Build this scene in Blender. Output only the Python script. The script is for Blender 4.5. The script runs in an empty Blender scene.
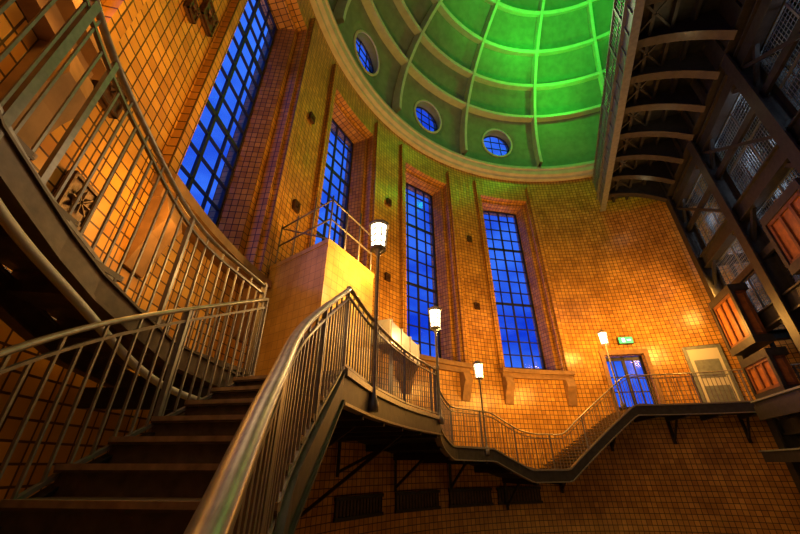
import bpy, bmesh, math, random
from mathutils import Vector as V
random.seed(4)
sc=bpy.context.scene
sc.view_settings.view_transform='Standard'
CX,CY=7.7,4.3
RW=11.0
rad=math.radians
def C(phi,R,z): return V((CX+R*math.cos(rad(phi)),CY+R*math.sin(rad(phi)),z))

# ------------------------------------------------------------ materials
def newmat(name):
    m=bpy.data.materials.new(name); m.use_nodes=True
    nt=m.node_tree; return m,nt,nt.nodes['Principled BSDF']
def simple(name,col,rough=.5,metal=0,noise=0,nscale=6,bump=0):
    m,nt,b=newmat(name)
    b.inputs['Base Color'].default_value=(*col,1); b.inputs['Roughness'].default_value=rough; b.inputs['Metallic'].default_value=metal
    if noise or bump:
        tc=nt.nodes.new('ShaderNodeTexCoord'); n=nt.nodes.new('ShaderNodeTexNoise'); n.inputs['Scale'].default_value=nscale; n.inputs['Detail'].default_value=6
        nt.links.new(tc.outputs['Object'],n.inputs['Vector'])
        r=nt.nodes.new('ShaderNodeValToRGB')
        r.color_ramp.elements[0].position=.3; r.color_ramp.elements[1].position=.7
        r.color_ramp.elements[0].color=(*[c*(1-noise) for c in col],1); r.color_ramp.elements[1].color=(*[min(1,c*(1+noise)) for c in col],1)
        nt.links.new(n.outputs['Fac'],r.inputs['Fac']); nt.links.new(r.outputs['Color'],b.inputs['Base Color'])
        if bump:
            bp=nt.nodes.new('ShaderNodeBump'); bp.inputs['Strength'].default_value=bump; bp.inputs['Distance'].default_value=.02
            nt.links.new(n.outputs['Fac'],bp.inputs['Height']); nt.links.new(bp.outputs['Normal'],b.inputs['Normal'])
    return m
def tilemat(name,c1,c2,mort,size=.17,ms=.012,rough=.28,grime=.62,gs=.8):
    m,nt,b=newmat(name)
    uv=nt.nodes.new('ShaderNodeUVMap'); br=nt.nodes.new('ShaderNodeTexBrick')
    br.offset=0; br.squash=1
    br.inputs['Scale'].default_value=1; br.inputs['Brick Width'].default_value=size; br.inputs['Row Height'].default_value=size
    br.inputs['Mortar Size'].default_value=ms; br.inputs['Mortar Smooth'].default_value=.2; br.inputs['Bias'].default_value=0
    br.inputs['Color1'].default_value=(*c1,1); br.inputs['Color2'].default_value=(*c2,1); br.inputs['Mortar'].default_value=(*mort,1)
    nt.links.new(uv.outputs['UV'],br.inputs['Vector'])
    n=nt.nodes.new('ShaderNodeTexNoise'); n.inputs['Scale'].default_value=gs; n.inputs['Detail'].default_value=9; n.inputs['Roughness'].default_value=.6
    nt.links.new(uv.outputs['UV'],n.inputs['Vector'])
    r=nt.nodes.new('ShaderNodeValToRGB'); r.color_ramp.elements[0].position=.32; r.color_ramp.elements[1].position=.66
    r.color_ramp.elements[0].color=(grime,grime*.9,grime*.8,1); r.color_ramp.elements[1].color=(1,1,1,1)
    nt.links.new(n.outputs['Fac'],r.inputs['Fac'])
    mx=nt.nodes.new('ShaderNodeMix'); mx.data_type='RGBA'; mx.blend_type='MULTIPLY'; mx.inputs['Factor'].default_value=1
    nt.links.new(br.outputs['Color'],mx.inputs['A']); nt.links.new(r.outputs['Color'],mx.inputs['B'])
    nt.links.new(mx.outputs['Result'],b.inputs['Base Color'])
    bp=nt.nodes.new('ShaderNodeBump'); bp.inputs['Strength'].default_value=.5; bp.inputs['Distance'].default_value=.01; bp.invert=True
    nt.links.new(br.outputs['Fac'],bp.inputs['Height']); nt.links.new(bp.outputs['Normal'],b.inputs['Normal'])
    b.inputs['Roughness'].default_value=rough
    return m
def emis(name,col,s):
    m,nt,b=newmat(name); b.inputs['Base Color'].default_value=(*col,1)
    b.inputs['Emission Color'].default_value=(*col,1); b.inputs['Emission Strength'].default_value=s; return m
def glassmat(name,tint):
    m=bpy.data.materials.new(name); m.use_nodes=True; nt=m.node_tree; nt.nodes.clear()
    o=nt.nodes.new('ShaderNodeOutputMaterial'); mx=nt.nodes.new('ShaderNodeMixShader'); t=nt.nodes.new('ShaderNodeBsdfTransparent'); g=nt.nodes.new('ShaderNodeBsdfGlossy')
    t.inputs['Color'].default_value=(*tint,1); g.inputs['Roughness'].default_value=.15; g.inputs['Color'].default_value=(.8,.85,1,1)
    mx.inputs['Fac'].default_value=.02
    nt.links.new(t.outputs[0],mx.inputs[1]); nt.links.new(g.outputs[0],mx.inputs[2]); nt.links.new(mx.outputs[0],o.inputs['Surface']); return m
TILE=tilemat('amber_glazed_tile',(.80,.42,.075),(.54,.25,.04),(.085,.038,.01))
TILE2=tilemat('pale_yellow_tile',(.86,.58,.17),(.80,.51,.13),(.50,.28,.07),size=.17,ms=.005,grime=.6,gs=1.3)
STONE=simple('sandstone_trim',(.28,.15,.055),.7,0,.25,5,.3)
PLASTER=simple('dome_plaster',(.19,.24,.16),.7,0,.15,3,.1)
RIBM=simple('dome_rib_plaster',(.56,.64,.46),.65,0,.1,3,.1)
CORN=simple('cornice_plaster',(.58,.57,.42),.65,0,.12,3,.1)
METAL=simple('grey_painted_steel',(.22,.19,.155),.38,.3,.2,20)
HAND=simple('worn_handrail',(.36,.31,.24),.35,.4,.25,15)
STEEL=simple('dark_riveted_steel',(.038,.034,.03),.5,.4,.3,8,.2)
STEELL=simple('light_painted_steel',(.20,.21,.175),.5,.2,.2,8)
BRNS=simple('brown_painted_steel',(.10,.06,.03),.5,.2,.35,9,.2)
DARKP=simple('shaft_panel_dark',(.06,.07,.08),.5,.3,.3,5)
TREAD=simple('stair_tread',(.095,.06,.033),.5,0,.4,12,.3)
NOSE=simple('worn_nosing',(.34,.22,.12),.4,.2,.3,14)
WOOD=simple('varnished_wood',(.33,.11,.022),.35,0,.35,7)
WOODD=simple('wood_stile',(.15,.05,.013),.4,0,.3,7)
BRONZE=simple('dark_bronze_relief',(.08,.035,.016),.5,.3,.4,16,.6)
DUCT=simple('galvanised_duct',(.42,.39,.32),.35,.5,.1,9)
FRAME=simple('window_steel',(.02,.022,.03),.5,.3)
PIPE=simple('white_pipe',(.6,.55,.45),.4)
CONC=simple('shaft_floor_concrete',(.14,.12,.10),.7,0,.3,3)
WIRE=simple('cage_wire',(.22,.24,.25),.4,.5)
GLASS=glassmat('window_glass',(.9,.93,1))
LAMPG=emis('lamp_milk_glass',(1,.76,.42),13)
EXITG=emis('exit_sign_green',(.05,.8,.2),1.5)
EXITW=emis('exit_sign_white',(.8,1,.85),2)
WHITE=simple('white_door_paint',(.6,.55,.42),.5)

# ------------------------------------------------------------ builder
class B:
    def __init__(s,name): s.name=name; s.bm=bmesh.new(); s.uvl=s.bm.loops.layers.uv.new('UVMap'); s.mats=[]; s.cur=0; s.smooth=False
    def m(s,mat,smooth=False):
        if mat not in s.mats: s.mats.append(mat)
        s.cur=s.mats.index(mat); s.smooth=smooth; return s
    def face(s,pts,uvs=None):
        pts=[V(p) for p in pts]
        vs=[s.bm.verts.new(p) for p in pts]
        try: f=s.bm.faces.new(vs)
        except Exception: return
        f.material_index=s.cur; f.smooth=s.smooth
        if uvs is None:
            n=(pts[1]-pts[0]).cross(pts[2]-pts[0])
            if n.length<1e-12: n=V((0,0,1))
            n.normalize()
            if abs(n.z)>.7: uvs=[(p.x,p.y) for p in pts]
            else:
                t=V((-n.y,n.x,0)).normalized(); uvs=[(p.dot(t),p.z) for p in pts]
        for l,u in zip(f.loops,uvs): l[s.uvl].uv=u
    def hexa(s,a,b):
        s.face(a[::-1]); s.face(b)
        for i in range(4):
            j=(i+1)%4; s.face([a[i],a[j],b[j],b[i]])
    def box(s,c,x,y,z):
        c=V(c);x=V(x);y=V(y);z=V(z)
        s.hexa([c-x-y-z,c+x-y-z,c+x+y-z,c-x+y-z],[c-x-y+z,c+x-y+z,c+x+y+z,c-x+y+z])
    def bar(s,p,q,w,d=None,side=None):
        p=V(p);q=V(q);d=w if d is None else d
        t=(q-p)
        if t.length<1e-6: return
        t.normalize()
        if side is None:
            side=t.cross(V((0,0,1)))
            if side.length<.05: side=V((1,0,0))
        side=V(side); side=(side-t*side.dot(t)).normalized(); up=side.cross(t)
        o=[side*(w/2)+up*(d/2),side*(-w/2)+up*(d/2),side*(-w/2)-up*(d/2),side*(w/2)-up*(d/2)]
        s.hexa([p+k for k in o],[q+k for k in o])
    def tube(s,pts,rx,rz=None,n=8,caps=True):
        rz=rx if rz is None else rz; pts=[V(p) for p in pts]; rings=[]; ps=None
        for i,p in enumerate(pts):
            t=(pts[min(i+1,len(pts)-1)]-pts[max(i-1,0)]).normalized()
            side=t.cross(V((0,0,1)))
            if side.length<.05: side=ps if ps else V((1,0,0))
            side=(side-t*side.dot(t)).normalized(); ps=side; up=side.cross(t)
            rings.append([p+side*rx*math.cos(2*math.pi*k/n)+up*rz*math.sin(2*math.pi*k/n) for k in range(n)])
        for a,b in zip(rings,rings[1:]):
            for k in range(n): s.face([a[k],a[(k+1)%n],b[(k+1)%n],b[k]])
        if caps: s.face(rings[0]); s.face(rings[-1][::-1])
    def lathe(s,c,prof,n=12,a0=0):
        c=V(c); R=[[c+V((r*math.cos(2*math.pi*k/n+a0),r*math.sin(2*math.pi*k/n+a0),z)) for k in range(n)] for r,z in prof]
        for a,b in zip(R,R[1:]):
            for k in range(n): s.face([a[k],a[(k+1)%n],b[(k+1)%n],b[k]])
    def ribbon(s,pts,z0,z1,w):
        pts=[V(p) for p in pts]; sec=[]
        for i,p in enumerate(pts):
            t=pts[min(i+1,len(pts)-1)]-pts[max(i-1,0)]; n=V((-t.y,t.x,0)).normalized()*(w/2)
            sec.append([p+n+V((0,0,z0)),p-n+V((0,0,z0)),p-n+V((0,0,z1)),p+n+V((0,0,z1))])
        for a,b in zip(sec,sec[1:]):
            for k in range(4): s.face([a[k],a[(k+1)%4],b[(k+1)%4],b[k]])
        s.face(sec[0]); s.face(sec[-1][::-1])
    def done(s,merge=True):
        if merge: bmesh.ops.remove_doubles(s.bm,verts=s.bm.verts,dist=1e-4)
        bmesh.ops.recalc_face_normals(s.bm,faces=s.bm.faces)
        me=bpy.data.meshes.new(s.name); s.bm.to_mesh(me); s.bm.free()
        for m in s.mats: me.materials.append(m)
        o=bpy.data.objects.new(s.name,me); sc.collection.objects.link(o); return o

def smooth(pts,n=10):
    pts=[V(p) for p in pts]; out=[]
    P=[pts[0]*2-pts[1]]+pts+[pts[-1]*2-pts[-2]]
    for i in range(1,len(P)-2):
        for k in range(n):
            t=k/n; a,b,c,d=P[i-1],P[i],P[i+1],P[i+2]
            out.append(.5*((2*b)+(c-a)*t+(2*a-5*b+4*c-d)*t*t+(3*b-a-3*c+d)*t**3))
    out.append(pts[-1]); return out
def resample(pts,sp):
    out=[pts[0].copy()]; acc=0
    for a,b in zip(pts,pts[1:]):
        L=(V((b.x,b.y,0))-V((a.x,a.y,0))).length
        if L<1e-9: continue
        pos=sp-acc
        while pos<=L:
            out.append(a.lerp(b,pos/L)); pos+=sp
        acc=(acc+L)%sp
    return out

# ------------------------------------------------------------ shell: wall
DP=24.8; PC0=101.0
wc=[PC0+DP*k for k in range(0,7)]
HW=6.9
W0,W1=3.35,12.6
DOORPHI=80.4
ZC=14.0
holes=[(p,HW,W0,W1) for p in wc]+[(DOORPHI,4.0,1.75,4.05)]
pb=set()
for p,h,a,b in holes:
    for k in range(7): pb.add(round(p-h+2*h*k/6,5))
a=0
while a<360:
    if all(abs(((a-p+180)%360)-180)>h+.3 for p,h,_,_ in holes): pb.add(float(a))
    a+=2.5
pb=sorted(x%360 for x in pb); pb.append(pb[0]+360)
zb=[-7,-4,-1,1.75,W0,4.05,6,8,10,W1,ZC+.2]
w=B('wall_round').m(TILE,False)
for p0,p1 in zip(pb,pb[1:]):
    pm=(p0+p1)/2
    for z0,z1 in zip(zb,zb[1:]):
        zm=(z0+z1)/2
        if any(abs(((pm-p+180)%360)-180)<h and a<zm<b for p,h,a,b in holes): continue
        u0,u1=rad(p0)*RW,rad(p1)*RW
        w.face([C(p0,RW,z0),C(p1,RW,z0),C(p1,RW,z1),C(p0,RW,z1)],[(u0,z0),(u1,z0),(u1,z1),(u0,z1)])
def loop(phi,h,R,z0,z1):
    L=[]
    for k in range(6): L.append((phi-h+2*h*k/6,R,z0))
    for k in range(8): L.append((phi+h,R,z0+(z1-z0)*k/8))
    for k in range(6): L.append((phi+h-2*h*k/6,R,z1))
    for k in range(8): L.append((phi-h,R,z1+(z0-z1)*k/8))
    return L
def reveal(b,phi,stages):
    Ls=[loop(phi,*s) for s in stages]
    for A,Bq in zip(Ls,Ls[1:]):
        n=len(A)
        for i in range(n):
            j=(i+1)%n; q=[A[i],A[j],Bq[j],Bq[i]]; pts=[C(*x) for x in q]
            if abs(A[i][2]-A[j][2])>1e-6: uv=[(rad(x[0])*RW+(x[1]-RW),x[2]) for x in q]
            else: uv=[(rad(x[0])*RW,x[2]+(x[1]-RW)) for x in q]
            b.face(pts,uv)
GR=11.85
for p in wc:
    reveal(w,p,[(HW,RW,W0,W1),(HW-.1,11.3,W0+.03,W1-.05),(HW-.9,11.3,W0+.1,W1-.2),(5.2,GR,W0+.3,W1-.3),(5.1,GR+.3,W0+.3,W1-.3)])
reveal(w,DOORPHI,[(4.0,RW,1.75,4.05),(4.0,11.35,1.75,4.05)])
w.m(TILE)
for p in wc:
    for sg in(-1,1):
        for (d,hw,rr) in((8.0,.55,10.86),):
            a0=p+sg*d-hw;a1=p+sg*d+hw
            for z0,z1 in((W0+.05,13.5),): w.hexa([C(a0,rr,z0),C(a1,rr,z0),C(a1,11.01,z0),C(a0,11.01,z0)],[C(a0,rr,z1),C(a1,rr,z1),C(a1,11.01,z1),C(a0,11.01,z1)])
w.done()
f=B('floor').m(CONC); f.face([C(a,RW+.2,-7) for a in range(0,360,6)]); f.done()

# windows
for i,p in enumerate(wc):
    b=B('window_%d'%(i+1)); z0,z1=W0+.3,W1-.3
    A=C(p-5.15,GR,0);D=C(p+5.15,GR,0); rn=(V((CX,CY,0))-(A+D)/2).normalized()
    A+=rn*-.05;D+=rn*-.05; t=(D-A)
    b.m(GLASS); b.face([A+V((0,0,z0)),D+V((0,0,z0)),D+V((0,0,z1)),A+V((0,0,z1))])
    b.m(FRAME)
    off=rn*.03
    for k in range(5):
        q=A.lerp(D,k/4)+off; wd=.13 if k in(0,4) else (.075 if k==2 else .04)
        b.bar(q+V((0,0,z0)),q+V((0,0,z1)),wd,.07,side=t)
    for k in range(15):
        z=z0+(z1-z0)*k/14; wd=.13 if k in(0,14) else (.11 if k in(5,10) else .04)
        b.bar(A+off+V((0,0,z)),D+off+V((0,0,z)),.07,wd)
    b.done()
    s=B('trim_%d'%(i+1)).m(STONE)
    for (h,Ri,za,zb2) in ((8.6,10.70,W0-.12,W0+.04),(8.3,10.84,W0-.3,W0-.12)):
        for k in range(8):
            q0=p-h+2*h*k/8;q1=p-h+2*h*(k+1)/8
            s.hexa([C(q0,Ri,za),C(q1,Ri,za),C(q1,10.99,za),C(q0,10.99,za)],[C(q0,Ri,zb2),C(q1,Ri,zb2),C(q1,10.99,zb2),C(q0,10.99,zb2)])
    for sg in(-1,1):
        q0=p+sg*7.2-.95;q1=p+sg*7.2+.95; prof=[(W0-.3,10.76),(W0-.6,10.66),(W0-.85,10.80),(W0-1.3,10.95)]
        for (za,ra),(zc,rc) in zip(prof,prof[1:]):
            s.hexa([C(q0,rc,zc),C(q1,rc,zc),C(q1,10.99,zc),C(q0,10.99,zc)],[C(q0,ra,za),C(q1,ra,za),C(q1,10.99,za),C(q0,10.99,za)])
    s.done()
# door
b=B('door_1'); A=C(DOORPHI-3.95,11.2,0);D=C(DOORPHI+3.95,11.2,0);t=D-A
b.m(GLASS); b.face([A+V((0,0,1.76)),D+V((0,0,1.76)),D+V((0,0,4.04)),A+V((0,0,4.04))])
b.m(STEEL)
for k,wd in((.03,.1),(.25,.03),(.5,.12),(.75,.03),(.97,.1)): b.bar(A.lerp(D,k)+V((0,0,1.76)),A.lerp(D,k)+V((0,0,4.04)),wd,.08,side=t)
for z,wd in((1.9,.25),(2.6,.04),(3.2,.04),(3.95,.14)): b.bar(A+V((0,0,z)),D+V((0,0,z)),.08,wd)
b.m(STONE)
t=t.normalized()
for sg in(-1,1): b.bar(C(DOORPHI+sg*4.5,10.92,1.76),C(DOORPHI+sg*4.5,10.92,4.25),.16,.1,side=t)
b.bar(C(DOORPHI-5,10.91,4.17),C(DOORPHI+5,10.91,4.17),.1,.2)
b.done()
b=B('door_2').m(WHITE)
P=65.5;A=C(P-3,10.93,0);D=C(P+3,10.93,0);t=D-A
b.bar((A+D)/2+V((0,0,1.78)),(A+D)/2+V((0,0,4.1)),t.length,.05,side=t)
b.m(STEELL)
for q in(A,D): b.bar(q+V((0,0,1.76)),q+V((0,0,4.2)),.12,.1,side=t)
b.bar(A+V((0,0,4.15)),D+V((0,0,4.15)),.1,.12)
rn=(V((CX,CY,0))-(A+D)/2).normalized()
for z in(2.3,3.3):
    m0=(A+D)/2+rn*.04; b.bar(m0-t*.35+V((0,0,z)),m0+t*.35+V((0,0,z)),.02,.7)
b.done()
b=B('exit_sign'); q=C(79.3,10.8,4.66); t=(C(82,10.8,0)-C(81,10.8,0)).normalized(); rn=(V((CX,CY,0))-V((q.x,q.y,0))).normalized()
b.m(STEEL).box(q-rn*.06,t*.30,rn*.08,V((0,0,.15))); b.m(EXITG).box(q+rn*.03,t*.27,rn*.012,V((0,0,.125)))
b.m(EXITW); b.box(q+rn*.045+t*.1,t*.05,rn*.006,V((0,0,.08))); b.box(q+rn*.045-t*.12,t*.08,rn*.006,V((0,0,.02)));b.done()

# cornice
def revolve(b,prof,n=140):
    for k in range(n):
        p0=360*k/n;p1=360*(k+1)/n
        for (r0,z0),(r1,z1) in zip(prof,prof[1:]): b.face([C(p0,r0,z0),C(p1,r0,z0),C(p1,r1,z1),C(p0,r1,z1)])
b=B('trim_cornice').m(CORN)
revolve(b,[(11.05,ZC),(10.82,ZC+.03),(10.80,ZC+.16),(10.66,ZC+.24),(10.62,ZC+.5),(10.55,ZC+.54),(10.55,ZC+.68),(10.7,ZC+.74),(10.72,ZC+.9),(11.05,ZC+.92)])
b.done()
# dome
ZD,RD,HD=14.85,10.78,9.0
def D3(phi,lat,k=1.0): return C(phi,RD*k*math.cos(rad(lat)),ZD+HD*k*math.sin(rad(lat)))
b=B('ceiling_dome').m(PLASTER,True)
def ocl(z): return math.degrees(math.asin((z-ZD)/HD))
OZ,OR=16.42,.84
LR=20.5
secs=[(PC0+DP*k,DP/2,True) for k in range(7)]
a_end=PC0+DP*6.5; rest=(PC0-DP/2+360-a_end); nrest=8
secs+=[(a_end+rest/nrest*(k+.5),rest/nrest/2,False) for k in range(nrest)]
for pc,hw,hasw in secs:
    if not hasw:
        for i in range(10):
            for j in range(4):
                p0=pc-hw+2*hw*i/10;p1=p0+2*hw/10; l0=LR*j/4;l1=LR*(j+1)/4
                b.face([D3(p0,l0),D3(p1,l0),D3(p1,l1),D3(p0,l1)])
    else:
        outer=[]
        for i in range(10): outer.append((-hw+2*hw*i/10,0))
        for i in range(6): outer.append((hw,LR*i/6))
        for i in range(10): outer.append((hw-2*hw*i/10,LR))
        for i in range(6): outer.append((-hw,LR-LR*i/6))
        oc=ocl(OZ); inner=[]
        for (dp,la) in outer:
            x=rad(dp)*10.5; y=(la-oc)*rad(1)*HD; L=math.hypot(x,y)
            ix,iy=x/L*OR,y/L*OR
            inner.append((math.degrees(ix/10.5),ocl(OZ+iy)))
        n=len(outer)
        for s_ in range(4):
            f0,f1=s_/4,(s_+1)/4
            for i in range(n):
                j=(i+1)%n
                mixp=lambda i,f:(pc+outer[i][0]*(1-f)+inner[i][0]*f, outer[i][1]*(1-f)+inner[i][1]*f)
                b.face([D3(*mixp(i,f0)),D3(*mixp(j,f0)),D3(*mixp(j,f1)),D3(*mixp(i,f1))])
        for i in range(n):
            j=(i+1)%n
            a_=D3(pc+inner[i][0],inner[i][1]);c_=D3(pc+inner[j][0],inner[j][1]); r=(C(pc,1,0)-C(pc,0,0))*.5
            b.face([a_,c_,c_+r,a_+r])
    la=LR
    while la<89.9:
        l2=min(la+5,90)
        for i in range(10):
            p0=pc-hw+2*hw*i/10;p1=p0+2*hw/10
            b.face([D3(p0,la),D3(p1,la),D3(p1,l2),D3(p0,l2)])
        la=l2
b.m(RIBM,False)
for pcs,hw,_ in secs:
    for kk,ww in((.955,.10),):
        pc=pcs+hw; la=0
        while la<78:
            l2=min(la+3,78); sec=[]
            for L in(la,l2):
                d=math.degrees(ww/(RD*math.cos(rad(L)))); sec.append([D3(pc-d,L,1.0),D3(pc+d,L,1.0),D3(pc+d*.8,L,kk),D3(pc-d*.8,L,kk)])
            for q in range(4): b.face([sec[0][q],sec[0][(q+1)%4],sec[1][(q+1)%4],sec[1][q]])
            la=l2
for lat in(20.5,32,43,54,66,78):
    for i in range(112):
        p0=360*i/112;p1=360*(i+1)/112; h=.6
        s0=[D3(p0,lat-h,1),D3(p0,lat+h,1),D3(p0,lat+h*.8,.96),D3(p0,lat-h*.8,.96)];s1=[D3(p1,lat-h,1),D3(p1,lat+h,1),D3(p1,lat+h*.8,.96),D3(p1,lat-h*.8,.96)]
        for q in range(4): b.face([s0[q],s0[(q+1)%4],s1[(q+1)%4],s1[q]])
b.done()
for k in range(7):
    pc=PC0+DP*k; b=B('window_oculus'); r=(C(pc,1,0)-C(pc,0,0)); t=V((-r.y,r.x,0)); c=C(pc,10.80,OZ); Z=V((0,0,1))
    pts=[c+t*.82*math.cos(a*math.pi/12)+Z*.82*math.sin(a*math.pi/12) for a in range(25)]
    b.m(GLASS).face(pts[:-1]); b.m(FRAME)
    for a_,c_ in zip(pts,pts[1:]): b.bar(a_,c_,.05,.05,side=r)
    for d in(-.27,.27): b.bar(c+t*d-Z*.75,c+t*d+Z*.75,.03,.05,side=t); b.bar(c+Z*d-t*.75,c+Z*d+t*.75,.05,.03)
    b.m(CORN)
    n=32; ring=[]
    for i in range(n+1):
        a=2*math.pi*i/n; rr=.90; ring.append(D3(pc+math.degrees(rr*math.cos(a)/10.5),ocl(OZ+rr*math.sin(a)),.998))
    for a_,c_ in zip(ring,ring[1:]): b.bar(a_,c_,.05,.10,side=r)
    b.done()

# ------------------------------------------------------------ railings
def railing(name,path,H=1.08,sp=.125,post=1.4,hx=.032,hz=.021,dens=8,bb=.10,closebar=.017):
    pts=smooth(path,dens); b=B(name); Z=V((0,0,1))
    b.m(HAND,True).tube([p+Z*H for p in pts],hx,hz,n=10)
    b.m(METAL)
    b.ribbon([p for p in pts],H-.13,H-.105,.03)
    b.ribbon([p for p in pts],bb-.015,bb+.015,.035)
    for p in resample(pts,sp): b.bar(p+Z*(bb),p+Z*(H-.11),closebar,closebar)
    for p in resample(pts,sp*2): b.bar(p+Z*(H-.11),p+Z*(H-.01),closebar,closebar)
    for p in resample(pts,post): b.bar(p-Z*.12,p+Z*(H-.01),.04,.04)
    return b
def stairs(name,stR,stL,zlo,zhi,n,smat=None,sdep=.24):
    def at(st,z):
        for a,b_ in zip(st,st[1:]):
            if a[2]<=z<=b_[2]+1e-9: return V(a).lerp(V(b_),(z-a[2])/(b_[2]-a[2]))
        return V(st[-1]) if z>st[-1][2] else V(st[0])
    b=B(name); rise=(zhi-zlo)/n; Z=V((0,0,1))
    for i in range(n):
        z=zlo+rise*i; a0,a1=at(stR,z),at(stR,z+rise); l0,l1=at(stL,z),at(stL,z+rise)
        zt=z+rise
        f=lambda p,zz: V((p.x,p.y,zz))
        dR=(a1-a0);dR.z=0;dL=(l1-l0);dL.z=0
        a0n=a0-dR*.1;l0n=l0-dL*.1
        b.m(smat or TREAD); b.hexa([f(a0n,zt-.045),f(l0n,zt-.045),f(l1,zt-.045),f(a1,zt-.045)],[f(a0n,zt),f(l0n,zt),f(l1,zt),f(a1,zt)])
        b.m(NOSE); b.hexa([f(a0n-dR*.02,zt-.03),f(l0n-dL*.02,zt-.03),f(l0n+dL*.06,zt-.03),f(a0n+dR*.06,zt-.03)],[f(a0n-dR*.02,zt+.004),f(l0n-dL*.02,zt+.004),f(l0n+dL*.06,zt+.004),f(a0n+dR*.06,zt+.004)])
        b.m(smat or TREAD); b.hexa([f(a0,z-.045),f(l0,z-.045),f(l0+dL*.05,z-.045),f(a0+dR*.05,z-.045)],[f(a0,zt-.045),f(l0,zt-.045),f(l0+dL*.05,zt-.045),f(a0+dR*.05,zt-.045)])
    b.m(smat or STEEL)
    for st in(stR,stL):
        pts=[at(st,zlo+(zhi-zlo)*k/24) for k in range(25)]
        b.ribbon(pts,-sdep,.04,.04)
        b.ribbon(pts,-sdep-.02,-sdep+.005,.10); b.ribbon(pts,.035,.055,.08)
    return b
R1=[(.1,-1.2,-2.3),(-.15,0,-1.58),(-.32,.73,-1.13),(-.46,1.35,-.76),(-.65,2.4,-.14),(-.62,3.9,.82)]
L1=[(-1.4,-1.0,-2.3),(-1.85,.3,-1.58),(-2.0,1.05,-1.13),(-2.1,1.6,-.76),(-2.05,2.5,-.14),(-1.75,4.3,.82)]
stairs('steel_staircase',R1,L1,-2.3,.82,19).done()
U=[(-1.88,4.45,.85),(-2.2,3.25,.98),(-2.3,2.25,1.26),(-2.22,1.34,1.58),(-1.98,.3,2.15),(-1.5,-1.0,2.95),(-.7,-2.4,3.8)]
def wallside(p,R=10.85):
    d=V((p[0]-CX,p[1]-CY,0)).normalized()*R; return (CX+d.x,CY+d.y,p[2])
UO=[wallside(p) for p in U]
stairs('steel_staircase',U,UO,.85,3.8,18,BRNS,.15).done()
# landing
b=B('stair_landing')
edge=[(-.62,3.9),(-.36,5.2),(.15,6.8),(.85,8.3)]
ln=edge+[(-.6,9.9),(-1.9,9.0),(-2.7,7.6),(-3.1,6.0),(-3.15,4.5),(-1.8,4.35)]
b.m(TREAD); b.face([(x,y,.85) for x,y in ln]); b.m(STEEL); b.face([(x,y,.68) for x,y in ln])
for (x0,y0),(x1,y1) in zip(ln,ln[1:]+ln[:1]): b.face([(x0,y0,.68),(x1,y1,.68),(x1,y1,.85),(x0,y0,.85)])
ep=smooth([(x,y,.85) for x,y in edge],6)
b.m(METAL).ribbon(ep,-.02,.05,.12); b.m(STEEL).ribbon(ep,-.30,.0,.04); b.m(METAL).ribbon(ep,-.32,-.29,.12)
b.m(STEEL)
for p in resample(ep,.9):
    wq=V(wallside((p.x,p.y,.55),10.9)); b.bar(V((p.x,p.y,.58)),wq+V((0,0,.03)),.08,.2)
for p in resample(ep,1.9)[1:]:
    wq=V(wallside((p.x,p.y,.55),10.9)); b.bar(p.lerp(wq,.15)+V((0,0,-.25)),V((wq.x,wq.y,-.9)).lerp(V((p.x,p.y,-.9)),.1),.06,.06)
b.done()
# walkway around wall
zpts=[(150.5,.82),(148,.82),(134,.35),(122,.32),(113,-.25),(104,-.25),(86,1.75),(40,1.75)]
def zf(p):
    for (a,za),(c,zc) in zip(zpts,zpts[1:]):
        if c<=p<=a: return za+(zc-za)*(a-p)/(a-c)
    return zpts[-1][1]
def rf(p): return 9.2 if p<132 else 9.2-(p-132)/18.5*1.25
b=B('steel_walkway'); phis=[150.5-.9*k for k in range(int(110.5/.9)+1)]
WO=10.93
for p0,p1 in zip(phis,phis[1:]):
    za,zc=zf(p0),zf(p1); zt=max(za,zc)
    b.m(TREAD); b.hexa([C(p0,rf(p0),zt-.05),C(p1,rf(p1),zt-.05),C(p1,WO,zt-.05),C(p0,WO,zt-.05)],[C(p0,rf(p0),zt),C(p1,rf(p1),zt),C(p1,WO,zt),C(p0,WO,zt)])
    b.m(STEEL); b.face([C(p0,rf(p0),za-.16),C(p1,rf(p1),zc-.16),C(p1,WO,zc-.16),C(p0,WO,za-.16)])
inn=[C(p,rf(p),zf(p)) for p in phis]
b.m(STEEL).ribbon(inn,-.24,.08,.05); b.m(METAL).ribbon(inn,-.26,-.23,.14); b.m(METAL).ribbon(inn,.06,.10,.12); b.m(STEEL)
for p in range(148,40,-6): b.bar(C(p,rf(p),zf(p)-.24),C(p,WO,zf(p)-.24),.1,.16)
for p in range(148,40,-12):
    b.bar(C(p,rf(p)+.9,zf(p)-.3),C(p,WO-.05,zf(p)-1.0),.06,.06)
    b.bar(C(p,WO-.05,zf(p)-1.1),C(p,WO-.05,zf(p)-.2),.08,.08)
b.done()
railing('stair_railing',R1[:-1]+[(-.62,3.9,.82)],H=1.03,hx=.036,hz=.024,dens=14,sp=.11).done()
railing('stair_railing',L1,H=1.08).done()
railing('landing_railing',[(x,y,.85) for x,y in [(-.62,3.9)]+edge[1:]],H=1.03,sp=.11).done()
Ur=[(-1.88,4.45,.80),(-2.2,3.25,.92),(-2.3,2.25,1.28),(-2.22,1.34,1.58),(-1.98,.3,2.15),(-1.5,-1.0,2.95),(-.7,-2.4,3.8)]
b=railing('stair_railing',Ur,H=1.36,sp=.14,closebar=.017,hx=.032,hz=.021); Z=V((0,0,1))
b.m(METAL); b.bar(V(Ur[3])-Z*.2,V(Ur[3])+Z*1.36,.055,.055); b.bar(V(Ur[0])-Z*.0,V(Ur[0])+Z*1.4,.06,.06)
b.m(PIPE,True).tube([V(p)+V((.08,0,-.30)) for p in smooth(Ur,8)],.032); b.done()
railing('walkway_railing',inn[::4],H=1.12,dens=3).done()
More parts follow.
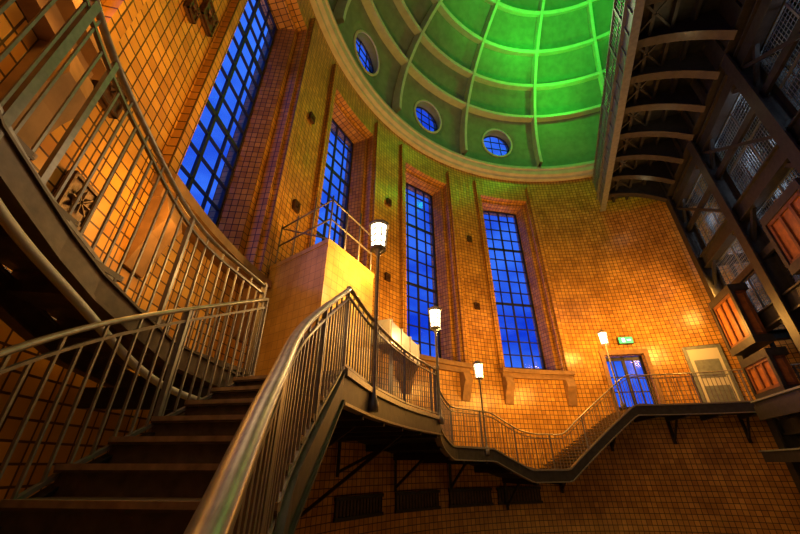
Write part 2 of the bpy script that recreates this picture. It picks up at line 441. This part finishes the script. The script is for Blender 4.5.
railing('landing_railing',[(-1.75,4.3,.82),(-1.9,4.45,.85)],H=1.08).done()

# ------------------------------------------------------------ tiled pier block
b=B('tiled_pier'); A=V((-1.4,5.84,0));Bp=V((-.62,7.35,0));Cp=V((-2.05,8.65,0));Dp=V((-2.9,6.98,0)); q=[A,Bp,Cp,Dp]; zt=3.78
b.m(TILE2).hexa([p+V((0,0,.86)) for p in q],[p+V((0,0,zt)) for p in q])
cen=(A+Bp+Cp+Dp)/4; b.m(TILE2).hexa([cen+(p-cen)*1.02+V((0,0,zt)) for p in q],[cen+(p-cen)*1.02+V((0,0,zt+.1)) for p in q]); b.done()
b=B('pipe_guardrail').m(METAL,True); q2=[cen+(p-cen)*.93+V((0,0,zt+.1)) for p in (Bp,A,Dp)]
for h in(.55,1.05): b.tube([p+V((0,0,h)) for p in q2],.022)
for a_,c_ in zip(q2,q2[1:]):
    for k in(0,.33,.66,1): p=a_.lerp(c_,k); b.tube([p,p+V((0,0,1.15+.25*(k in(.33,)))) ],.02)
b.tube([q2[1]+V((0,0,.05)),q2[2]+V((0,0,1.05))],.018)
b.done()
b=B('air_duct').m(DUCT); p0=V((-.42,7.5,2.55));p1=V((.3,9.4,2.5)); b.bar(p0,p1,.42,.5)
for k in(.03,.35,.65,.97): p=p0.lerp(p1,k); b.bar(p-(p1-p0)*.01,p+(p1-p0)*.01,.48,.56)
b.bar(p1,p1+V((-.2,1.4,-.1)),.42,.5); b.bar(p0.lerp(p1,.3)-V((0,0,1.6)),p0.lerp(p1,.3),.06,.06);b.done()

# ------------------------------------------------------------ lamps
def lamp(p,h,s=1.0):
    b=B('lamp_post'); p=V(p); Z=V((0,0,1))
    b.m(METAL,True)
    b.lathe(p,[(.0,0),(.075,0),(.075,.12),(.05,.16),(.036,.3),(.028,h-.12),(.05,h-.1),(.03,h-.06),(.09*s,h)],12)
    L=p+Z*h; hh=.46*s; r0,r1=.12*s,.15*s
    b.m(LAMPG,True).lathe(L,[(.0,.02),(r0*.93,.02),(r1*.93,hh)],16)
    b.m(METAL,False); b.lathe(L,[(0,-.01),(r0+.015,-.01),(r0+.015,.025),(r0,.03)],8,math.pi/8)
    b.lathe(L,[(r1,hh-.02),(r1+.03,hh),(r1+.03,hh+.03),(r1*.7,hh+.09),(.02,hh+.11),(0.0,hh+.16)],8,math.pi/8)
    for k in range(8):
        a=2*math.pi*k/8+math.pi/8; d=V((math.cos(a),math.sin(a),0)); b.bar(L+d*r0,L+d*r1+Z*hh,.018*s,.018*s)
    for f_ in(.25,.5,.75):
        rr=r0+(r1-r0)*f_+.001
        ring=[L+V((rr*math.cos(2*math.pi*k/8+math.pi/8),rr*math.sin(2*math.pi*k/8+math.pi/8),hh*f_)) for k in range(9)]
        for a_,c_ in zip(ring,ring[1:]): b.bar(a_,c_,.014,.014)
    b.done()
lamp((-.36,5.0,.6),2.50)
lamp((.86,8.25,.75),2.12)
lamp((2.60,11.95,.25),2.2)
lamp((7.95,13.5,1.75),2.3)
# ------------------------------------------------------------ wall ornaments and vents
def plaque(name,phi,z,w_,h_,mat,R=10.95,slats=False):
    b=B(name).m(mat); q=C(phi,R,z); r=(V((CX,CY,0))-V((q.x,q.y,0))).normalized(); t=V((-r.y,r.x,0)); Z=V((0,0,1))
    b.box(q,t*w_/2,r*.03,Z*h_/2)
    if slats:
        b.m(STEEL); n=int(w_/.12)
        for k in range(n+1): b.box(q+r*.04+t*(-w_/2+w_*k/n),t*.012,r*.015,Z*h_/2)
        for s_ in(-1,1): b.box(q+r*.05+Z*s_*h_/2,t*(w_/2+.05),r*.03,Z*.04)
    else:
        for s_ in(-1,1):
            b.box(q+r*.035+Z*s_*h_*.46,t*w_/2,r*.02,Z*h_*.04); b.box(q+r*.035+t*s_*w_*.46,t*w_*.04,r*.02,Z*h_/2)
        for k in range(8):
            a=k*math.pi/4; d=t*math.cos(a)+Z*math.sin(a); x=t*-math.sin(a)+Z*math.cos(a)
            cc=q+r*.04; b.hexa([cc+d*.03*w_-x*.02*w_,cc+d*.2*w_-x*.08*w_,cc+d*.2*w_+x*.08*w_,cc+d*.03*w_+x*.02*w_],[cc+r*.03+d*.05*w_-x*.01*w_,cc+r*.04+d*.36*w_-x*.02*w_,cc+r*.04+d*.36*w_+x*.02*w_,cc+r*.03+d*.05*w_+x*.01*w_])
    b.done()
for phi,z in((190,3.5),(196,5.2),(188.5,2.2),(203,7.0),(186,6.5)): plaque('bronze_wall_relief',phi,z,.38,.46,BRONZE)
for k in(0,1,2,3):
    for z in(6.0,9.5): plaque('bronze_wall_relief',PC0+DP*(k+.5),z,.24,.3,BRONZE)
for phi in(143,131,119.5,109): plaque('vent_grille',phi,-.95,1.7,.42,BRNS,slats=True)

# ------------------------------------------------------------ elevator tower and footbridge
E0=V((6.75,5.08,0)); e=V((.362,.932,0)); n_=V((.932,-.362,0)); Z=V((0,0,1))
def T(s,o,z): return E0+e*s+n_*o+Z*z
b=B('steel_footbridge').m(STEEL)
s0,s1=-4.0,10.25
b.hexa([T(s0,0,12),T(s1,0,12),T(s1,2.4,12),T(s0,2.4,12)],[T(s0,0,12.12),T(s1,0,12.12),T(s1,2.4,12.12),T(s0,2.4,12.12)])
s=s0+.3
while s<s1:
    N=6
    for k in range(N):
        o0=2.4*k/N;o1=2.4*(k+1)/N; g=lambda o:11.66-.95*(o/2.4)**2.0
        b.hexa([T(s,o0,g(o0)),T(s+.08,o0,g(o0)),T(s+.08,o1,g(o1)),T(s,o1,g(o1))],[T(s,o0,12),T(s+.08,o0,12),T(s+.08,o1,12),T(s,o1,12)])
        b.hexa([T(s-.1,o0,g(o0)-.04),T(s+.18,o0,g(o0)-.04),T(s+.18,o1,g(o1)-.04),T(s-.1,o1,g(o1)-.04)],[T(s-.1,o0,g(o0)),T(s+.18,o0,g(o0)),T(s+.18,o1,g(o1)),T(s-.1,o1,g(o1))])
    s+=1.3
for o in(.6,1.2,1.8): b.bar(T(s0,o,11.9),T(s1,o,11.9),.1,.22)
s=s0+.3
while s<s1-1.3:
    b.bar(T(s,.1,11.8),T(s+1.3,1.2,11.8),.06,.04); b.bar(T(s+1.3,.1,11.8),T(s,1.2,11.8),.06,.04); s+=1.3
b.m(STEELL)
b.bar(T(s0,0,11.8),T(s1,0,11.8),.05,.75); b.bar(T(s0,0,11.42),T(s1,0,11.42),.25,.05); b.bar(T(s0,0,12.2),T(s1,0,12.2),.25,.05)
s=s0
while s<s1:
    b.bar(T(s,-.04,11.45),T(s,-.04,12.15),.06,.05,side=e); s+=.65
s=s0
while s<s1: b.bar(T(s,0,12.2),T(s,0,13.3),.025,.025,side=e); s+=.13
s=s0
while s<s1: b.bar(T(s,0,12.2),T(s,0,13.38),.08,.08,side=e); s+=1.3
b.bar(T(s0,0,13.35),T(s1,0,13.35),.1,.06); b.bar(T(s0,0,12.8),T(s1,0,12.8),.04,.05); b.done()
b=B('elevator_tower').m(STEEL)
cs=[-4.6,-1.1,2.4,5.9,9.4]
def ibeam(p,q,w_,side):
    p=V(p);q=V(q);side=V(side).normalized(); tt=(q-p).normalized(); up=side.cross(tt)
    b.bar(p,q,w_*.12,w_,side=side); b.bar(p+up*w_/2,q+up*w_/2,w_*.8,w_*.12,side=side); b.bar(p-up*w_/2,q-up*w_/2,w_*.8,w_*.12,side=side)
for s in cs:
    for o in(2.7,4.8):
        ibeam(T(s,o,-7),T(s,o,13.15),.5,e)
    for z in(1.1,4.1,7.3,10.4,13.0): ibeam(T(s,2.7,z),T(s,4.8,z),.3,e)
for z in(1.1,4.1,7.3,10.4,13.0):
    for o in(2.7,4.8): b.bar(T(cs[0],o,z),T(cs[-1],o,z),.1,.5); b.bar(T(cs[0],o,z-.25),T(cs[-1],o,z-.25),.28,.05); b.bar(T(cs[0],o,z+.25),T(cs[-1],o,z+.25),.28,.05)
for z0,z1 in((-7,-3),(-3,1.0),):
    for a_,c_ in zip(cs,cs[1:]): b.bar(T(a_,4.8,z0),T(c_,4.8,z1),.12,.06)
b.bar(T(cs[0],2.55,11.5),T(cs[-1],2.55,11.5),.06,1.3)
for z in(10.85,12.15): b.bar(T(cs[0],2.55,z),T(cs[-1],2.55,z),.3,.06)
s=cs[0]
while s<cs[-1]: b.bar(T(s,2.5,10.9),T(s,2.5,12.1),.05,.1,side=e); s+=.7
for s in [x*.875+cs[0] for x in range(1,16)]: b.bar(T(s,2.5,13.0),T(s,4.85,13.0),.1,.26)
for o in(3.2,3.9,4.4): b.bar(T(cs[0],o,12.75),T(cs[-1],o,12.75),.16,.3)
for a_,c_ in zip(cs,cs[1:]):
    m_=(a_+c_)/2
    for d in(-.7,.5):
        cc=T(m_+d,3.5,12.1); ring=[cc+e*.42*math.cos(k*math.pi/8)+Z*.42*math.sin(k*math.pi/8) for k in range(17)]
        for x,y in zip(ring,ring[1:]): b.bar(x,y,.12,.08,side=n_)
        for k in range(0,16,4): b.bar(cc,ring[k],.05,.05,side=n_)
        b.bar(cc-n_*.3,cc+n_*.3,.1,.1)
b.hexa([T(cs[0],2.5,13.15),T(cs[-1],2.5,13.15),T(cs[-1],4.85,13.15),T(cs[0],4.85,13.15)],[T(cs[0],2.5,13.3),T(cs[-1],2.5,13.3),T(cs[-1],4.85,13.3),T(cs[0],4.85,13.3)])
for z in(9.0,5.7):
    b.bar(T(cs[0],2.68,z),T(cs[-1],2.68,z),.1,.22)
for a_,c_ in zip(cs,cs[1:]):
    m_=(a_+c_)/2
    for d in(-.9,.9): b.bar(T(m_+d,3.1,-7),T(m_+d,3.1,13.0),.09,.12,side=e)
    for d in(-.3,-.2,.2,.3): b.bar(T(m_+d,3.6,4),T(m_+d,3.6,12.5),.02,.02)
    b.bar(T(a_,2.62,7.5),T(c_,2.62,10.2),.08,.1)
    for s_,sg in((a_,1),(c_,-1)):
        for z in(4.1,7.3,10.4): b.bar(T(s_,2.7,z-1.0),T(s_+sg*.9,2.7,z-.1),.1,.12)
b.hexa([T(-5,1.75,1.5),T(8.2,1.75,1.5),T(8.2,2.5,1.5),T(-5,2.5,1.5)],[T(-5,1.75,1.72),T(8.2,1.75,1.72),T(8.2,2.5,1.72),T(-5,2.5,1.72)])
for o in(1.75,2.2): b.bar(T(-5,o,1.4),T(8.2,o,1.4),.1,.4)
s=-5
while s<8.2: b.bar(T(s,1.75,1.35),T(s,2.6,1.35),.1,.25); s+=.9
for o,z in((1.75,.2),(2.4,-.9)): b.bar(T(-5,o,z),T(9,o,z),.12,.3)
b.m(STEELL); b.bar(T(-5,1.72,1.74),T(8.2,1.72,1.74),.1,.05); b.bar(T(-5,1.68,.36),T(9,1.68,.36),.1,.04)
b.done()
b=B('elevator_shaft_cage').m(WIRE)
for a_,c_ in zip(cs,cs[1:]):
    for z0,z1 in((4.4,7.1),(7.6,10.2)):
        s=a_+.25
        while s<c_-.2: b.bar(T(s,2.95,z0),T(s,2.95,z1),.012,.012); s+=.11
        z=z0
        while z<=z1: b.bar(T(a_+.2,2.95,z),T(c_-.2,2.95,z),.012,.012); z+=.13
        for z in(z0,(z0+z1)/2,z1): b.bar(T(a_+.2,2.95,z),T(c_-.2,2.95,z),.05,.07)
        b.bar(T((a_+c_)/2,2.95,z0),T((a_+c_)/2,2.95,z1),.06,.05,side=e)
b.done(False)
b=B('elevator_shaft_backing').m(DARKP)
for a_,c_ in zip(cs,cs[1:]):
    for z0,z1 in((4.3,7.1),(7.5,10.2),(10.6,12.8)):
        mz=(z0+z1)/2; ms=(a_+c_)/2
        b.box(T(ms,4.6,mz),e*((c_-a_)/2-.2),n_*.02,Z*((z1-z0)/2))
        for k in range(7): b.bar(T(a_+.3+k*.48,4.55,z0),T(a_+.3+k*.48,4.55,z1),.05,.04,side=e)
b.done()
def cabin(name,sa,sb,z0,z1,rows):
    b=B(name); o0,o1=2.15,2.50
    b.m(STEEL); b.box(T((sa+sb)/2,(o0+o1)/2,z0-.1),e*((sb-sa)/2+.12),n_*.26,Z*.12); b.box(T((sa+sb)/2,(o0+o1)/2,z1+.1),e*((sb-sa)/2+.12),n_*.26,Z*.12)
    for s in(sa-.08,sb+.08): b.bar(T(s,o0-.04,z0),T(s,o0-.04,z1),.14,.1,side=e)
    b.m(WOOD); b.box(T((sa+sb)/2,(o0+o1)/2,(z0+z1)/2),e*(sb-sa)/2,n_*(o1-o0)/2,Z*(z1-z0)/2)
    b.m(WOODD)
    for k in range(4): s=sa+.06+(sb-sa-.12)*k/3; b.bar(T(s,o0-.02,z0),T(s,o0-.02,z1),.1,.06,side=e)
    for k in range(rows+1): z=z0+.06+(z1-z0-.12)*k/rows; b.bar(T(sa,o0-.02,z),T(sb,o0-.02,z),.06,.1)
    for s in(sa-.02,sb+.02):
        for k in range(rows+1): z=z0+.06+(z1-z0-.12)*k/rows; b.bar(T(s,o0,z),T(s,o1,z),.05,.09)
        for o in(o0+.04,o1-.04): b.bar(T(s,o,z0),T(s,o,z1),.05,.08,side=e)
    b.done()
cabin('elevator_cabin',2.4,4.0,4.5,5.8,1)
cabin('elevator_cabin',7.3,8.9,3.6,5.2,1)
cabin('elevator_cabin',7.0,8.6,2.0,2.9,1)

# ------------------------------------------------------------ lights
def pl(loc,col,e_,r=.15):  # point light for lamps, also for added fills without a fixture
    L=bpy.data.lights.new('lamp_and_fill_light','POINT'); L.color=col; L.energy=e_; L.shadow_soft_size=r
    o=bpy.data.objects.new('lamp_and_fill_light',L); o.location=loc; sc.collection.objects.link(o)
def sp(loc,tgt,col,e_,ang=80,r=.2,blend=.8):
    L=bpy.data.lights.new('flood_light','SPOT'); L.color=col; L.energy=e_; L.spot_size=rad(ang); L.spot_blend=blend; L.shadow_soft_size=r
    o=bpy.data.objects.new('flood_light',L); o.location=loc; o.rotation_euler=(V(tgt)-V(loc)).to_track_quat('-Z','Y').to_euler(); sc.collection.objects.link(o)
OR_=(1,.455,.075); WM=(1,.60,.19)
pl((-.2,6.0,3.2),WM,170); pl((1.1,8.6,2.9),WM,140); pl((3.0,12.2,2.6),OR_,110,.2); pl(C(108,9.4,2.3),OR_,120,.3); pl((8.1,13.9,4.3),OR_,150,.2); pl(C(71,9.2,4.4),OR_,300,.3)
pl(C(98,9.2,2.7),OR_,130,.3); pl((-2.6,3.4,2.6),OR_,50,.3); pl((-2.4,1.4,3.6),OR_,60,.3)
for p,en in((88.5,720),(113.4,620),(138.2,700),(163,540),(188,430)): sp(C(p,8.0,3.4),C(p,11,7.4),OR_,en,105,.4)
sp(C(60,9,6),C(70,11,6),OR_,250,110)
pl((4,7,-3.5),OR_,42,.6); pl((10,10,-3),OR_,30,.6); pl((-1.9,2.9,-1.4),OR_,6,.3)  # fills added below the walkway to lift the lower wall, no lamps there
pl((-1.0,2.6,2.6),(1,.68,.38),22,.3); pl((.6,1.0,2.6),(1,.75,.5),16,.5)  # first is a fill added over the lower stairs to show the treads
pl(T(1,-1.5,4.5),OR_,45,.5)
G=(.02,1,.04)
sp((9.5,5.5,14.0),(8.6,9.0,24),G,2500,88,.3)
sp((6.5,5.0,14.2),(6.8,8.5,24),G,700,86,.3)
pl((9.0,12.2,18.0),G,190,.2); pl((7.0,11.0,20.0),G,110,.2)
pl((6.5,8,15.0),(.9,.95,.55),95,.6)
for s,z,en in((4.2,9,36),(7.6,9,34),(.6,9,26),(7.6,6,26),(4.2,11.3,5)): pl(T(s,3.8,z),(.6,.78,1),en,.2)
pl(T(4.3,.7,5.6),OR_,20); pl(T(8,1.0,4.0),OR_,16); pl(T(4.5,.2,.9),(1,.7,.4),20)  # last is a fill added to brighten the lower beams
for s in(1.5,5,8.5): pl(T(s,1.3,10.9),(1,.8,.4),5)

# ------------------------------------------------------------ world: dusk sky
wd=bpy.data.worlds.new('dusk'); sc.world=wd; wd.use_nodes=True; nt=wd.node_tree; bg=nt.nodes['Background']
tc=nt.nodes.new('ShaderNodeTexCoord'); n=nt.nodes.new('ShaderNodeTexNoise'); n.inputs['Scale'].default_value=4; n.inputs['Detail'].default_value=6
mp=nt.nodes.new('ShaderNodeMapping'); mp.inputs['Scale'].default_value=(1,1,2.5)
nt.links.new(tc.outputs['Generated'],mp.inputs['Vector']); nt.links.new(mp.outputs['Vector'],n.inputs['Vector'])
r=nt.nodes.new('ShaderNodeValToRGB'); r.color_ramp.elements[0].position=.35; r.color_ramp.elements[1].position=.72
r.color_ramp.elements[0].color=(.005,.04,.62,1); r.color_ramp.elements[1].color=(.05,.21,1,1)
nt.links.new(n.outputs['Fac'],r.inputs['Fac']); nt.links.new(r.outputs['Color'],bg.inputs['Color']); bg.inputs['Strength'].default_value=1.1

cam=bpy.data.cameras.new('camera'); cam.lens=16; cam.sensor_width=36; cam.clip_start=.02
co=bpy.data.objects.new('camera',cam); co.rotation_euler=(rad(119),0,0); sc.collection.objects.link(co); sc.camera=co
